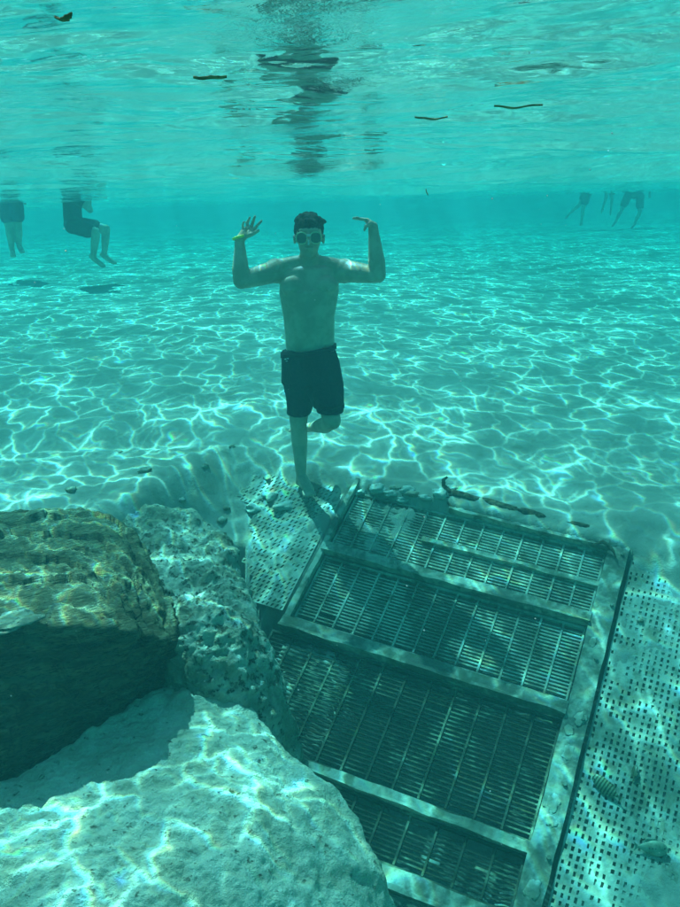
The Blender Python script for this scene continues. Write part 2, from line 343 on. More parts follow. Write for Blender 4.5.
# ------------------------------------------------------------ rocks
def loft_rock(name, rim, base, ctr, mat, label, amp=.05, freq=3.0, layers=0.0, seed=0.0, nS=220, nT=46, nB=46, bulge=.03, cat='rock', lumps=0.0):
    def closed(pts, n):
        pts = [Vector(p) for p in pts]; m = len(pts); out = []
        # arc-length Catmull-Rom
        seg = [(pts[(i + 1) % m] - pts[i]).length for i in range(m)]; tot = sum(seg)
        for k in range(n):
            d = tot * k / n; i = 0
            while d > seg[i]: d -= seg[i]; i += 1
            t_ = d / seg[i]; a, b_, c, d_ = pts[i - 1], pts[i], pts[(i + 1) % m], pts[(i + 2) % m]
            out.append(.5 * ((2 * b_) + (c - a) * t_ + (2 * a - 5 * b_ + 4 * c - d_) * t_ ** 2 + (3 * b_ - a - 3 * c + d_) * t_ ** 3))
        return np.array(out)
    def paired(pr, pb, n):
        pts = [Vector((*a, *b_)) if False else (Vector(a), Vector(b_)) for a, b_ in zip(pr, pb)]; m = len(pts)
        seg = [(pts[(i + 1) % m][0] - pts[i][0]).length for i in range(m)]; tot = sum(seg); o1, o2 = [], []
        for k in range(n):
            d = tot * k / n; i = 0
            while d > seg[i] and i < m - 1: d -= seg[i]; i += 1
            t_ = d / seg[i]
            for q, oo in ((0, o1), (1, o2)):
                a, b_, c, d_ = pts[i - 1][q], pts[i][q], pts[(i + 1) % m][q], pts[(i + 2) % m][q]
                oo.append(.5 * ((2 * b_) + (c - a) * t_ + (2 * a - 5 * b_ + 4 * c - d_) * t_ ** 2 + (3 * b_ - a - 3 * c + d_) * t_ ** 3))
        return np.array(o1), np.array(o2)
    r_, b0 = paired(rim, base, nS); c0 = np.array(ctr)
    rows = []
    for j in range(1, nT + 1):
        t_ = j / nT; row = c0 + (r_ - c0) * t_
        row[:, 2] = c0[2] + (r_[:, 2] - c0[2]) * t_ ** 2.2; rows.append(row)
    nrm = r_ - c0; nrm[:, 2] = 0; nrm /= np.linalg.norm(nrm, axis=1)[:, None]
    for j in range(1, nB + 1):
        t_ = j / nB; row = r_ + (b0 - r_) * t_
        row = row + nrm * (bulge * math.sin(math.pi * min(1, t_ * 1.0)))[..., None] if False else row + nrm * bulge * math.sin(math.pi * t_)
        rows.append(row)
    V = np.concatenate([c0[None]] + rows)
    # normals by finite mesh, then displacement
    faces = [(0, 1 + k, 1 + (k + 1) % nS) for k in range(nS)]
    for j in range(len(rows) - 1):
        a = 1 + j * nS
        for k in range(nS):
            k2 = (k + 1) % nS; faces.append((a + k, a + nS + k, a + nS + k2, a + k2))
    a = 1 + (len(rows) - 1) * nS; V = np.concatenate([V, b0.mean(0)[None]]); last = len(V) - 1
    faces += [(a + k, last, a + (k + 1) % nS) for k in range(nS)]
    me = pyd(name, V, faces, True); bm = bmesh.new(); bm.from_mesh(me)
    bmesh.ops.recalc_face_normals(bm, faces=bm.faces)
    for _ in range(3): bmesh.ops.smooth_vert(bm, verts=bm.verts, factor=.5, use_axis_x=True, use_axis_y=True, use_axis_z=True)
    bm.normal_update()
    n_ = np.array([v.normal for v in bm.verts]); p = np.array([v.co for v in bm.verts])
    x, y, z = (p * freq).T
    d = fbm(x + seed, y, z, 5) + .55 * (1 - 2 * np.abs(fbm(x * 2.1, y * 2.1 + seed, z * 2.1, 4)))
    d = d * amp
    if layers:
        q = (p[:, 2] + .14 * p[:, 0] - .20 * p[:, 1] + .05 * fbm(x * .6, y * .6, seed)) * layers + 1.2 * fbm(x * .5, y * .5, z * .5 + seed)
        saw = q - np.floor(q); d = d + amp * .75 * (saw ** .6 - .5) + amp * .2 * fbm(x * 1.5, y * 1.5, z * 9, 3)
    if lumps: d = d + lumps * np.abs(fbm(x * 4, y * 4, z * 4 + seed, 4)) + lumps * .4 * fbm(x * 14, y * 14, z * 14, 3)
    p = p + n_ * d[:, None]
    for v, q in zip(bm.verts, p): v.co = q
    for f in bm.faces: f.smooth = True
    org = Vector(b0.mean(0))
    for v in bm.verts: v.co -= org
    bm.to_mesh(me); bm.free()
    o = link(name, me, mat, None, org); return tag(o, label, cat)

rim = [atz(-160, 530, .14), atz(-60, 524, .15), atz(0, 521, .16), atz(45, 516, .16), atz(98, 519, .13), atz(124, 535, .08), atz(146, 564, .01),
       atz(164, 604, -.07), atz(171, 640, -.14), atz(136, 634, .05), atz(80, 628, .13), atz(0, 628, .15), atz(-80, 632, .16), atz(-200, 600, .17)]
base = [atz(-160, 530, -.3), atz(-60, 530, -.3), atz(0, 530, -.3), atz(45, 530, -.3), atz(98, 532, -.3), atz(132, 552, -.35), atz(155, 592, -.4),
        atz(172, 655, -.5), atz(166, 692, -.6), atz(136, 728, -.62), atz(80, 762, -.62), atz(0, 806, -.62), atz(-80, 830, -.62), atz(-200, 800, -.6)]
loft_rock('rock_ledge', rim, base, (atz(40, 568, .185)), M['ledge'],
          'dark layered rock ledge with a flat top, shading the pale boulder below it', amp=.050, freq=2.4, layers=11, seed=3.1, nS=400, nT=120, nB=120, lumps=.028, bulge=-.02)
rim = [atz(95, 528, -.02), atz(130, 518, .02), atz(165, 517, .02), atz(198, 524, .0), atz(228, 545, -.06), atz(236, 580, -.14), atz(252, 620, -.24),
       atz(268, 652, -.34), atz(274, 690, -.46), atz(262, 722, -.56), atz(215, 738, -.58), atz(172, 700, -.46), atz(160, 640, -.30), atz(130, 570, -.14)]
base = [p + Vector(d) for p, d in zip(rim, [(-.1, .05, -.4), (0, .05, -.4), (0, .05, -.4), (.05, .02, -.5), (.05, 0, -.6), (.06, 0, -.7), (.06, 0, -.75),
        (.06, 0, -.8), (.06, -.05, -.8), (.03, -.1, -.7), (0, -.1, -.6), (-.1, 0, -.5), (-.1, 0, -.5), (-.1, 0, -.4)])]
loft_rock('rock', rim, base, atz(195, 610, -.10), M['knob'],
          'knobbly sunlit rock slope between the dark ledge and the metal grate', amp=.07, freq=2.4, seed=11.0, nS=260, nT=90, nB=60, lumps=.045)
rim = [atz(60, 752, -.42), atz(150, 696, -.40), atz(222, 684, -.43), atz(282, 745, -.53), atz(338, 798, -.62), atz(372, 845, -.70), atz(382, 895, -.78),
       atz(370, 980, -.9), atz(200, 1120, -.85), atz(-60, 1080, -.7), atz(-220, 940, -.6), atz(-200, 830, -.52), atz(-40, 800, -.5)]
base = [p + Vector(d) for p, d in zip(rim, [(0, .1, -.6), (0, .1, -.6), (.05, .1, -.7), (.07, .05, -.9), (.07, 0, -.9), (.07, 0, -.9), (.07, 0, -.85),
        (.05, -.1, -.7), (0, -.1, -.7), (-.1, -.1, -.7), (-.1, 0, -.7), (-.1, 0, -.7), (0, .1, -.6)])]
loft_rock('boulder', rim, base, atz(140, 860, -.44), M['pale'],
          'pale pitted limestone boulder in the foreground, crossed by bright net-like light', amp=.034, freq=1.9, seed=23.0, nS=360, nT=170, nB=50, lumps=.030, cat='boulder')

def stone(name, p, r, mat, label, cat='stone', group=None, seed=1.0, flat=.6, sub=3):
    bm = bmesh.new(); bmesh.ops.create_icosphere(bm, subdivisions=sub, radius=1)
    for v in bm.verts:
        c = v.co; d = 1 + .55 * noise.noise(c * 1.3 + Vector((seed, 0, 0))) + .28 * noise.noise(c * 3 + Vector((0, seed, 0))) + .12 * noise.noise(c * 7 + Vector((0, seed, 0)))
        v.co = Vector((c.x * d * r[0], c.y * d * r[1], c.z * d * r[2]))
    for f in bm.faces: f.smooth = True
    me = bpy.data.meshes.new(name); bm.to_mesh(me); bm.free()
    o = link(name, me, mat, None, p); o.rotation_euler.z = seed * 2; return tag(o, label, cat, group)
o = stone('stone', atz(2, 624, .175), (.15, .09, .014), M['stone'], 'smooth pale slab of stone on the lip of the dark ledge', seed=2.0)
o.rotation_euler = (0, R(-8), R(10))

# ------------------------------------------------------------ the metal grate
def box_me(name, x0, x1, y0, y1, z0, z1, bev=.0):
    bm = bmesh.new(); bmesh.ops.create_cube(bm, size=1)
    for v in bm.verts: v.co = Vector((x1 if v.co.x > 0 else x0, y1 if v.co.y > 0 else y0, z1 if v.co.z > 0 else z0))
    if bev: bmesh.ops.bevel(bm, geom=bm.edges[:], offset=bev, segments=1, affect='EDGES')
    me = bpy.data.meshes.new(name); bm.to_mesh(me); bm.free(); return me
def rough_bar(name, L, W, T, axis_, lip=True, seed=0.0, n=60):       # an angle iron along u or v, edges nibbled by silt and rust
    prof = [(-W / 2, -T), (-W / 2, 0), (W * .22, 0), (W / 2, .0), (W / 2, -T * .8), (W * .38, -T)]
    if lip: prof = [(-W / 2, -T), (-W / 2, 0), (W * .25, .0), (W * .27, .012), (W / 2, .012), (W / 2, -T)]
    vs_, fs = [], []; m = len(prof)
    for i in range(n + 1):
        s_ = L * i / n
        for k, (a, z) in enumerate(prof):
            j = .006 * float(vnoise(s_ * 9 + seed, a * 40 + seed, k * 1.7)) ; zz = z + .004 * float(vnoise(s_ * 13, seed, k * 2.3))
            vs_.append((s_, a + j, zz) if axis_ == 'u' else (a + j, s_, zz))
    for i in range(n):
        for k in range(m):
            k2 = (k + 1) % m; fs.append((i * m + k, i * m + k2, (i + 1) * m + k2, (i + 1) * m + k))
    fs += [tuple(range(m))[::-1], tuple(n * m + k for k in range(m))]
    me = pyd(name, vs_, fs)
    bm = bmesh.new(); bm.from_mesh(me); bmesh.ops.recalc_face_normals(bm, faces=bm.faces); bm.to_mesh(me); bm.free(); return me
frame = empty('steel_framework', None, gmat(0, 0)); tag(frame, 'sloping silt-covered steel frame that holds the slotted panels over the dark spring vent', 'framework')
def fpart(name, me, u, v, n=0.0, mat='frame', label=None):
    o = link(name, me, M[mat], frame); o.location = (u, v, n)
    if label: o['label'] = label
    return o
fpart('side_rail', rough_bar('side_rail', 2.55, .118, .07, 'v', False, 1.0, 120), 1.995, -.20, .03, label='broad right-hand rail spotted with silt')
fpart('side_rail', rough_bar('side_rail_thin', 1.14, .035, .06, 'v', False, 2.0, 60), .30, -.20, .03, label='thin left-hand rail edging the upper panels')
fpart('cross_bar', rough_bar('cross_bar', 1.00, .06, .05, 'u', True, 3.0), .95, -.155, .03)
fpart('cross_bar', rough_bar('cross_bar', 1.64, .07, .05, 'u', True, 4.0), .30, .375, .035)
fpart('cross_bar', rough_bar('cross_bar', 1.66, .075, .06, 'u', True, 5.0), .28, .945, .035)
fpart('cross_bar', rough_bar('cross_bar', 1.74, .05, .05, 'u', False, 6.0), .20, 1.68, .025, 'bar', 'dull olive cross bar between the two lowest panels')
fpart('cross_bar', rough_bar('cross_bar', 1.84, .10, .06, 'u', True, 7.0), .10, 2.04, .03, 'frame', 'beige lowest cross bar above the dark opening')
fpart('cross_bar', rough_bar('cross_bar', 1.08, .03, .04, 'u', False, 8.0), .86, .125, .012, 'frame', 'thin bar across the middle of the top panel')
for i in range(7):                                                   # bolts in the rail
    bm = bmesh.new(); bmesh.ops.create_cone(bm, cap_ends=True, segments=6, radius1=.011, radius2=.010, depth=.012)
    me = bpy.data.meshes.new('bolt'); bm.to_mesh(me); bm.free()
    fpart('bolt', me, 2.02 + .01 * (i % 2), -.1 + i * .36, .037)

def panel(u0, u1, v0, v1, ncol, pitch, n0, bar, rung, label, skip=0.0, seed=0):
    rr = random.Random(seed)
    e = empty('slotted_grate', None, gmat(u0, v0, n0))
    tag(e, label, 'grate')
    W, H = u1 - u0, v1 - v0; cw = W / ncol
    rim_ = [('end_bar', 0, W, 0, .014), ('end_bar', 0, W, H - .014, H)]
    for nm, a, b_, c, d in rim_:
        link(nm, box_me(nm, a, b_, c, d, -.022, .004), M[bar], e)
    bmesh_ = box_me('bearing_bar', -.0055, .0055, .016, H - .016, -.020, .005)
    for k in range(ncol + 1):
        o = link('bearing_bar', bmesh_, M[bar], e); o.location = (k * cw if 0 < k < ncol else (.006 if k == 0 else W - .006), 0, rr.uniform(-.002, .002)); o.rotation_euler.z = rr.uniform(-.004, .004)
    rm = box_me('rung', .0060, cw - .0060, -.0040, .0040, -.010, .0)
    nr = int((H - .05) / pitch)
    if ncol * nr > 300: raise RuntimeError('too many rungs %d' % (ncol * nr))
    for k in range(ncol):
        off = rr.uniform(-.35, .35) * pitch
        for j in range(nr):
            if rr.random() < skip: continue
            o = link('rung', rm, M[rung], e)
            o.location = (k * cw, .034 + (j + .5) * (H - .066) / nr + off * .5, rr.uniform(-.001, .001)); o.rotation_euler = (R(-8) + rr.uniform(-.03, .03), 0, rr.uniform(-.006, .006))
    return e
panel(.33, 1.93, -.115, .335, 13, .0215, -.012, 'bar', 'rung', 'uppermost slotted grate panel, half buried in silt on its left', .01, 1)
panel(.33, 1.93, .42, .895, 13, .0215, -.012, 'bar', 'rung', 'slotted grate panel second from the top, between two pale cross bars', .006, 2)
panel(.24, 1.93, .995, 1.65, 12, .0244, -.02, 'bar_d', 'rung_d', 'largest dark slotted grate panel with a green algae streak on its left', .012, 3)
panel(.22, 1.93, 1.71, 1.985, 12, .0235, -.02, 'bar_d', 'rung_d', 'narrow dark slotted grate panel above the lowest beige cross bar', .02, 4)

def perforated(name, u0, v0, W, H, px, py, hw, hh, label, slant=0.0, stag=0.0, cut=None):
    e_ = gmat(u0, v0, 0); nxh, nyh = int(W / px), int(H / py); vs_, fs = [], []
    T = .008
    def add(p): vs_.append(p); return len(vs_) - 1
    for j in range(nyh):
        so_ = 0
        for i in range(nxh):
            cx, cy_ = (i + .5) * px, (j + .5) * py + (stag * py if i % 2 else 0)
            y0 = j * py + (stag * py if i % 2 else 0); x0 = i * px
            outer = [(x0, y0), (x0 + px, y0), (x0 + px, y0 + py), (x0, y0 + py)]
            if cut and cut(u0 + cx, v0 + cy_): continue
            g_ = random.uniform(.72, 1.15); a, b_ = hw * g_, hh * random.uniform(.7, 1.15); sh = slant
            clog = random.random() < .10 + .5 * max(0, float(vnoise(x0 * 3.1 + u0, y0 * 3.1)) - .25)
            inner = [(cx - a + sh * -b_, cy_ - b_), (cx + a + sh * -b_, cy_ - b_), (cx + a + sh * b_, cy_ + b_), (cx - a + sh * b_, cy_ + b_)]
            inner = [(p[0] + random.uniform(-.0016, .0016), p[1] + random.uniform(-.0016, .0016)) for p in inner]
            if clog:
                oi = [add((*p, 0)) for p in outer]; fs.append(tuple(oi)); continue
            oi = [add((*p, 0)) for p in outer]; ii = [add((*p, 0)) for p in inner]; bi = [add((*p, -T)) for p in inner]
            for k in range(4):
                k2 = (k + 1) % 4
                fs.append((oi[k], oi[k2], ii[k2], ii[k])); fs.append((ii[k], ii[k2], bi[k2], bi[k]))
    me = pyd(name, vs_, fs); o = link(name, me, M['plate']); o.matrix_world = e_
    return tag(o, label, 'perforated plate')
perforated('perforated_plate', 2.075, -.10, 1.15, 2.6, .0315, .036, .0065, .0115, 'sand-strewn perforated metal plate to the right of the grate')
perforated('perforated_plate', -.62, -.15, .895, 1.05, .031, .034, .0062, .0115, 'half buried perforated plate left of the upper grate panels, near the standing foot', slant=-.4, cut=lambda a, b: b > .0 and a < float(edge_u(b)) - .02 + .09 * float(vnoise(b * 8, 3.0)) + .04 * float(vnoise(b * 23, 5.0)))

# branch along the top of the grate, standing for the sand bank's dark shadow
def tube(pts, rad, n=10, seed=0.0, bump=.15):
    pts = [Vector(p) for p in pts]; vs_, fs = [], []
    P_ = []; RR = []
    for i in range(len(pts) - 1):
        for k in range(8):
            t_ = k / 8; P_.append(pts[i].lerp(pts[i + 1], t_)); RR.append(rad[i] * (1 - t_) + rad[i + 1] * t_)
    P_.append(pts[-1]); RR.append(rad[-1])
    for _ in range(3): P_ = [P_[0]] + [(P_[i - 1] + P_[i] * 2 + P_[i + 1]) / 4 for i in range(1, len(P_) - 1)] + [P_[-1]]
    for i, p in enumerate(P_):
        tn = (P_[min(i + 1, len(P_) - 1)] - P_[max(i - 1, 0)]).normalized()
        a = tn.cross(Vector((0.1, .2, 1))).normalized(); b_ = tn.cross(a)
        for k in range(n):
            th = 2 * math.pi * k / n; r = RR[i] * (1 + bump * noise.noise(Vector((i * .35 + seed, math.cos(th), math.sin(th)))) * 2)
            vs_.append(p + (a * math.cos(th) + b_ * math.sin(th)) * r)
    for i in range(len(P_) - 1):
        for k in range(n): fs.append((i * n + k, i * n + (k + 1) % n, (i + 1) * n + (k + 1) % n, (i + 1) * n + k))
    fs += [tuple(range(n))[::-1], tuple((len(P_) - 1) * n + k for k in range(n))]
    return vs_, fs
def on(px, py, up=0.0):                     # the ground point seen at a pixel
    r = ray(px, py).normalized(); lo_, t_ = 0, .5
    while t_ < 40:
        p = CAM + r * t_
        if p.z < float(ground_z(np.array(p.x), np.array(p.y))): break
        t_ += .02
    return p + Vector((0, 0, up))
def gp(x, y, up=0.0): return Vector((x, y, float(ground_z(np.array(x), np.array(y))) + up))
def tubeobj(name, pts, rad, mat, parent=None, **k):
    org = Vector(pts[0]) if parent is None else Vector((0, 0, 0))
    v, f = tube([Vector(p) - org for p in pts], rad, **k); me = pyd(name, v, f, True)
    return link(name, me, mat, parent, org)
bp_ = [G(.93, -.25, .035), G(1.2, -.245, .022), G(1.6, -.235, .02), G(1.9, -.24, .01), G(2.10, -.235, -.01)]
br = tubeobj('shadow_branch', bp_, [.028, .034, .032, .028, .018], M['wood'])
tag(br, 'long dark branch standing in for the shadow under the sand bank above the grate', 'branch')
v, f = tube([Vector((0, 0, 0)), U_ * -.05 + Vector((0, .02, .03)), U_ * -.05 + Vector((0, .03, .07)), U_ * -.02 + Vector((0, .05, .09))], [.02, .014, .012, .006]); link('twig', pyd('twig', v, f, True), M['wood'], br)
v, f = tube([Vector((0, 0, 0)), U_ * -.02 + V_ * .06, U_ * .05 + V_ * .12], [.014, .010, .005]); link('twig', pyd('twig', v, f, True), M['wood'], br)
tag(tubeobj('twig', [G(1.85, -.1, .05), G(1.9, -.13, .075), G(1.96, -.10, .06), G(1.99, -.05, .06)], [.008, .011, .009, .003], M['wood']), 'short dark twig lying across the upper right corner of the grate frame', 'twig')
a, b_, c = on(655, 797, .012), on(668, 806, .012), on(684, 807, .01)
tag(tubeobj('twig', [a, b_, c], [.007, .008, .006], M['wood']), 'dark curved twig on the pale sand at the right edge', 'twig')
a, b_ = on(618, 853, .01), on(645, 841, .012)
tag(tubeobj('twig', [a, a.lerp(b_, .5), b_], [.004, .006, .003], M['wood']), 'thin stick on the sand just above the pale spotted fish', 'twig')
spots = [(232, 447), (146, 470), (120, 452), (262, 500), (205, 466), (268, 478), (243, 492), (226, 508), (395, 488), (412, 494), (372, 487), (455, 470), (640, 600), (665, 580), (640, 620), (222, 520), (181, 500), (300, 560), (72, 490)]
for i, (px, py) in enumerate(spots):
    p = on(px, py, .0); r = random.uniform(.018, .04)
    stone('stone', p, (r * random.uniform(.9, 1.4), r, r * .55), M['stone'], 'small dark stone half sunk in the pale sand around the grate', 'stone', 'small stones on the sand', seed=i * 1.7 + .3, sub=2)

for i, (px, py) in enumerate([(378, 488), (392, 493), (408, 490), (425, 497), (440, 493), (402, 499), (360, 492), (452, 488), (256, 508), (270, 496), (284, 506)]):
    p = on(px, py, .0); r = random.uniform(.03, .06)
    stone('silted_stone', p, (r * random.uniform(.9, 1.5), r, r * .5), M['palestone'], 'pale silt-covered lump of stone by the upper edge of the grate', 'stone', 'silt-covered lumps above the grate', seed=i * 2.3 + .9, sub=3)
for i, (du, v_, r) in enumerate([(-.01, .52, .030), (.02, .98, .038), (-.02, 1.06, .030), (.01, 1.18, .042), (-.01, 1.45, .045), (.01, 1.53, .034), (0, 1.86, .046), (.015, 1.97, .036)]):
    o = stone('silt_clump', G(1.995 + du, v_, .032), (r * .75, r * 1.0, r * .10), M['plate'], 'low crusty clump of pale silt lying on the right-hand rail of the grate', 'silt', 'silt clumps on the rail', seed=i * 1.9 + .4, sub=3)
    o.matrix_world = gmat(1.995 + du, v_, .031)
# ------------------------------------------------------------ fish
def fish(p, L, H, yaw, mat, label, dots=False, dir3=None, roll=0.0):
    bm = bmesh.new(); ns, nr = 18, 12; rings = []
    for i in range(ns + 1):
        t_ = i / ns; h = H / 2 * (math.sin(math.pi * min(1, t_ * 1.02) ** .72) ** .8 if 0 < t_ < 1 else 0) ; h = max(h, .09 * H * (t_ > .5)) + .0005; wd = h * .42
        ring = [bm.verts.new((L * (t_ - .5), wd * math.cos(2 * math.pi * k / nr), h * math.sin(2 * math.pi * k / nr))) for k in range(nr)]; rings.append(ring)
    for a, b_ in zip(rings, rings[1:]):
        for k in range(nr): bm.faces.new((a[k], a[(k + 1) % nr], b_[(k + 1) % nr], b_[k]))
    bm.faces.new(rings[0][::-1]); bm.faces.new(rings[-1])
    for f in bm.faces: f.smooth = True
    e = empty('fish', p); me = bpy.data.meshes.new('body'); bm.to_mesh(me); bm.free(); link('body', me, mat, e)
    def fin(name, poly, y=0.0):
        n = len(poly); th = .0012
        vs_ = [(x, y - th, z) for x, z in poly] + [(x, y + th, z) for x, z in poly]
        fs = [tuple(range(n)), tuple(range(n, 2 * n))[::-1]] + [(k, (k + 1) % n, n + (k + 1) % n, n + k) for k in range(n)]
        return link(name, pyd(name, vs_, fs), mat, e)
    fin('tail_fin', [(L * .46, .04 * H), (L * .62, .30 * H), (L * .58, 0), (L * .62, -.30 * H), (L * .46, -.04 * H)])
    fin('dorsal_fin', [(-L * .2, .46 * H), (-L * .1, .62 * H), (L * .2, .55 * H), (L * .33, .3 * H), (L * .15, .38 * H)])
    fin('anal_fin', [(L * .05, -.46 * H), (L * .2, -.56 * H), (L * .33, -.28 * H), (L * .18, -.38 * H)])
    for s_ in (-1, 1):
        bm = bmesh.new(); bmesh.ops.create_icosphere(bm, subdivisions=2, radius=H * .055); me = bpy.data.meshes.new('eye'); bm.to_mesh(me); bm.free()
        o = link('eye', me, M['rubber'], e); o.location = (-L * .38, s_ * H * .13, H * .08)
        if dots:
            for k in range(3):
                bm = bmesh.new(); bmesh.ops.create_icosphere(bm, subdivisions=2, radius=H * .045); me = bpy.data.meshes.new('spot'); bm.to_mesh(me); bm.free()
                o = link('spot', me, M['rubber'], e); o.location = (-L * .08 + k * L * .10, s_ * H * .19, H * .02)
    ax = -(dir3.normalized()); toc = (CAM - Vector(p)).normalized(); ay = (toc - ax * toc.dot(ax)).normalized(); az_ = ax.cross(ay)
    e.matrix_world = Matrix.Translation(p) @ Matrix((ax, ay, az_)).transposed().to_4x4() @ Matrix.Rotation(roll, 4, 'X'); return tag(e, label, 'fish')
fish(on(605, 797, .06), .155, .062, R(172), M['fish_striped'], 'striped olive fish hovering over the perforated plate beside the rail', dir3=-U_ - V_ * .45, roll=R(15))
fish(on(652, 859, .06), .135, .070, R(205), M['fish_pale'], 'pale fish with three dark spots near the lower right corner', True, dir3=U_ - V_ * .25, roll=R(-15))
fish(on(634, 781, .05), .075, .036, R(80), M['fish_dark'], 'small dark fish pointing away, above the striped one', dir3=-V_ - U_ * .1, roll=R(45))

# ------------------------------------------------------------ things floating at the surface
def leaf(p, L, W, rz, label, curl=.15, mat='leaf', tilt=(0, 0), group=None, cat='leaf'):
    n = 12; vs_, fs = [], []
    for i in range(n + 1):
        t_ = i / n; w_ = W / 2 * math.sin(math.pi * t_) ** .7 * (1 + .25 * math.sin(i * 2.3)); z = curl * L * (t_ - .5) ** 2 + .022 * L * math.sin(t_ * 8 + L * 90) * math.sin(math.pi * t_)
        y = .06 * L * math.sin(t_ * 5)
        for th in (.0, -.0015): vs_ += [(L * (t_ - .5), y - w_ - .0004, z + th), (L * (t_ - .5), y, z - .1 * W + th), (L * (t_ - .5), y + w_ + .0004, z + th)]
    for i in range(n):
        a = i * 6; fs += [(a, a + 6, a + 7, a + 1), (a + 1, a + 7, a + 8, a + 2), (a + 4, a + 10, a + 9, a + 3), (a + 5, a + 11, a + 10, a + 4), (a, a + 3, a + 9, a + 6), (a + 2, a + 8, a + 11, a + 5)]
    fs += [(0, 1, 4, 3), (1, 2, 5, 4), (n * 6, n * 6 + 3, n * 6 + 4, n * 6 + 1), (n * 6 + 1, n * 6 + 4, n * 6 + 5, n * 6 + 2)]
    o = link('leaf', pyd('leaf', vs_, fs, True), M[mat], None, p); o.rotation_euler = (tilt[0], tilt[1], rz); return tag(o, label, cat, group)
def surf(px, py, dz=-.012): return atz(px, py, SURF + dz)
leaf(surf(210, 77), .040, .016, R(8), 'dark leaf floating at the surface to the upper left of the man')
leaf(surf(518, 106, -.010), .085, .014, R(8), 'thin brown leaf floating at the surface, right of the middle', .1)
leaf(surf(431, 118, -.010), .065, .016, R(14), 'crumpled brown leaf floating at the surface, above the flat raised hand', .2)
leaf(surf(64, 18, -.006), .022, .008, R(-30), 'small curled leaf floating at the surface in the upper left corner', .6)
leaf(aty(427, 192, 2.4), .018, .008, R(20), 'tiny dark leaf drifting below the surface beside the raised hand', .3, tilt=(R(30), R(70)))

# ------------------------------------------------------------ people
class Blob:
    def __init__(s): s.bm = bmesh.new()
    def hull(s, p0, r0, p1=None, r1=None, sub=3, rot=None):
        bm = bmesh.new(); vs_ = []
        for p, r in ((p0, r0), (p1, r1)):
            if p is None: continue
            r = (r, r, r) if not hasattr(r, '__len__') else r
            res = bmesh.ops.create_icosphere(bm, subdivisions=sub, radius=1)
            for v in res['verts']:
                c = Vector((v.co.x * r[0], v.co.y * r[1], v.co.z * r[2]))
                if rot is not None: c = rot @ c
                v.co = c + Vector(p)
        if p1 is not None:
            g = bmesh.ops.convex_hull(bm, input=bm.verts[:], use_existing_faces=False)
            dead = list({e for e in g['geom_interior'] + g['geom_unused'] if isinstance(e, bmesh.types.BMVert)})
            hf = set(e for e in g['geom'] if isinstance(e, bmesh.types.BMFace))
            bmesh.ops.delete(bm, geom=[f for f in bm.faces if f not in hf], context='FACES_ONLY')
            bmesh.ops.delete(bm, geom=[v for v in bm.verts if not v.link_faces], context='VERTS')
        bmesh.ops.recalc_face_normals(bm, faces=bm.faces)
        me = bpy.data.meshes.new('tmp'); bm.to_mesh(me); bm.free(); s.bm.from_mesh(me); bpy.data.meshes.remove(me)
    def chain(s, pts, rads):
        for i in range(len(pts) - 1): s.hull(pts[i], rads[i], pts[i + 1], rads[i + 1])
    def make(s, name, voxel, smooth, mat, parent=None, origin=Vector((0, 0, 0)), wob=0.0, wf=8.0, cut=None):
        me = bpy.data.meshes.new(name); s.bm.to_mesh(me); s.bm.free()
        for v in me.vertices: v.co -= origin
        o = bpy.data.objects.new(name, me); C.objects.link(o)
        m = o.modifiers.new('r', 'REMESH'); m.mode = 'VOXEL'; m.voxel_size = voxel; m.use_smooth_shade = True
        if smooth: m = o.modifiers.new('s', 'SMOOTH'); m.factor = .5; m.iterations = smooth
        dg = bpy.context.evaluated_depsgraph_get(); ev = o.evaluated_get(dg); me2 = bpy.data.meshes.new_from_object(ev); me2.name = name
        bpy.data.objects.remove(o)
        if wob:
            n = len(me2.vertices); a = np.zeros(n * 3, np.float32); me2.vertices.foreach_get('co', a); a = a.reshape(-1, 3)
            nn = np.zeros(n * 3, np.float32); me2.vertices.foreach_get('normal', nn); nn = nn.reshape(-1, 3)
            a = a + nn * (wob * fbm(a[:, 0] * wf, a[:, 1] * wf, a[:, 2] * wf * .6, 3))[:, None]; me2.vertices.foreach_set('co', a.astype(np.float32).ravel())
        if cut:
            bm = bmesh.new(); bm.from_mesh(me2)
            for pc, pn in cut: bmesh.ops.bisect_plane(bm, geom=bm.verts[:] + bm.edges[:] + bm.faces[:], plane_co=Vector(pc) - origin, plane_no=pn, clear_outer=True)
            bm.to_mesh(me2); bm.free()
        me2.polygons.foreach_set('use_smooth', [True] * len(me2.polygons)); me2.materials.clear(); me2.update()
        return link(name, me2, mat, parent)

MY = 5.46
def P(x, y, dy=0.0): return aty(x, y, MY + dy)
B = Blob()
WD = 1.0
# torso
B.hull(P(311, 372, .0), (.150, .104, .09), P(310, 345, .0), (.152, .104, .06))
B.hull(P(310, 345, .0), (.153, .106, .06), P(309, 318, .0), (.160, .112, .06))
B.hull(P(309, 318, .0), (.160, .112, .06), P(309, 292, .01), (.186, .125, .06))
B.hull(P(309, 292, .01), (.186, .122, .06), P(309.5, 271, .02), (.178, .092, .05))
for s_, xx in ((-1, 293), (1, 325)):
    B.hull(P(xx, 286, -.062), (.080, .044, .062)); B.hull(P(xx + s_ * 3, 290, -.108), (.008, .004, .008))
    B.hull(P(309 + s_ * 18, 300, .05), (.055, .07, .12))
B.hull(P(309, 335, -.062), (.09, .035, .10))
B.hull(P(309, 270, .02), (.068, .066, .05), P(309, 255, .0), (.060, .062, .04))
for s_ in (-1, 1):
    B.hull(P(309 + s_ * 8, 262, .02), .044, P(309 + s_ * 31, 268.5, .02), .058)      # trapezius
    B.hull(P(309 + s_ * 6, 273, -.035), .020, P(309 + s_ * 30, 269, -.0), .026)    # collarbone
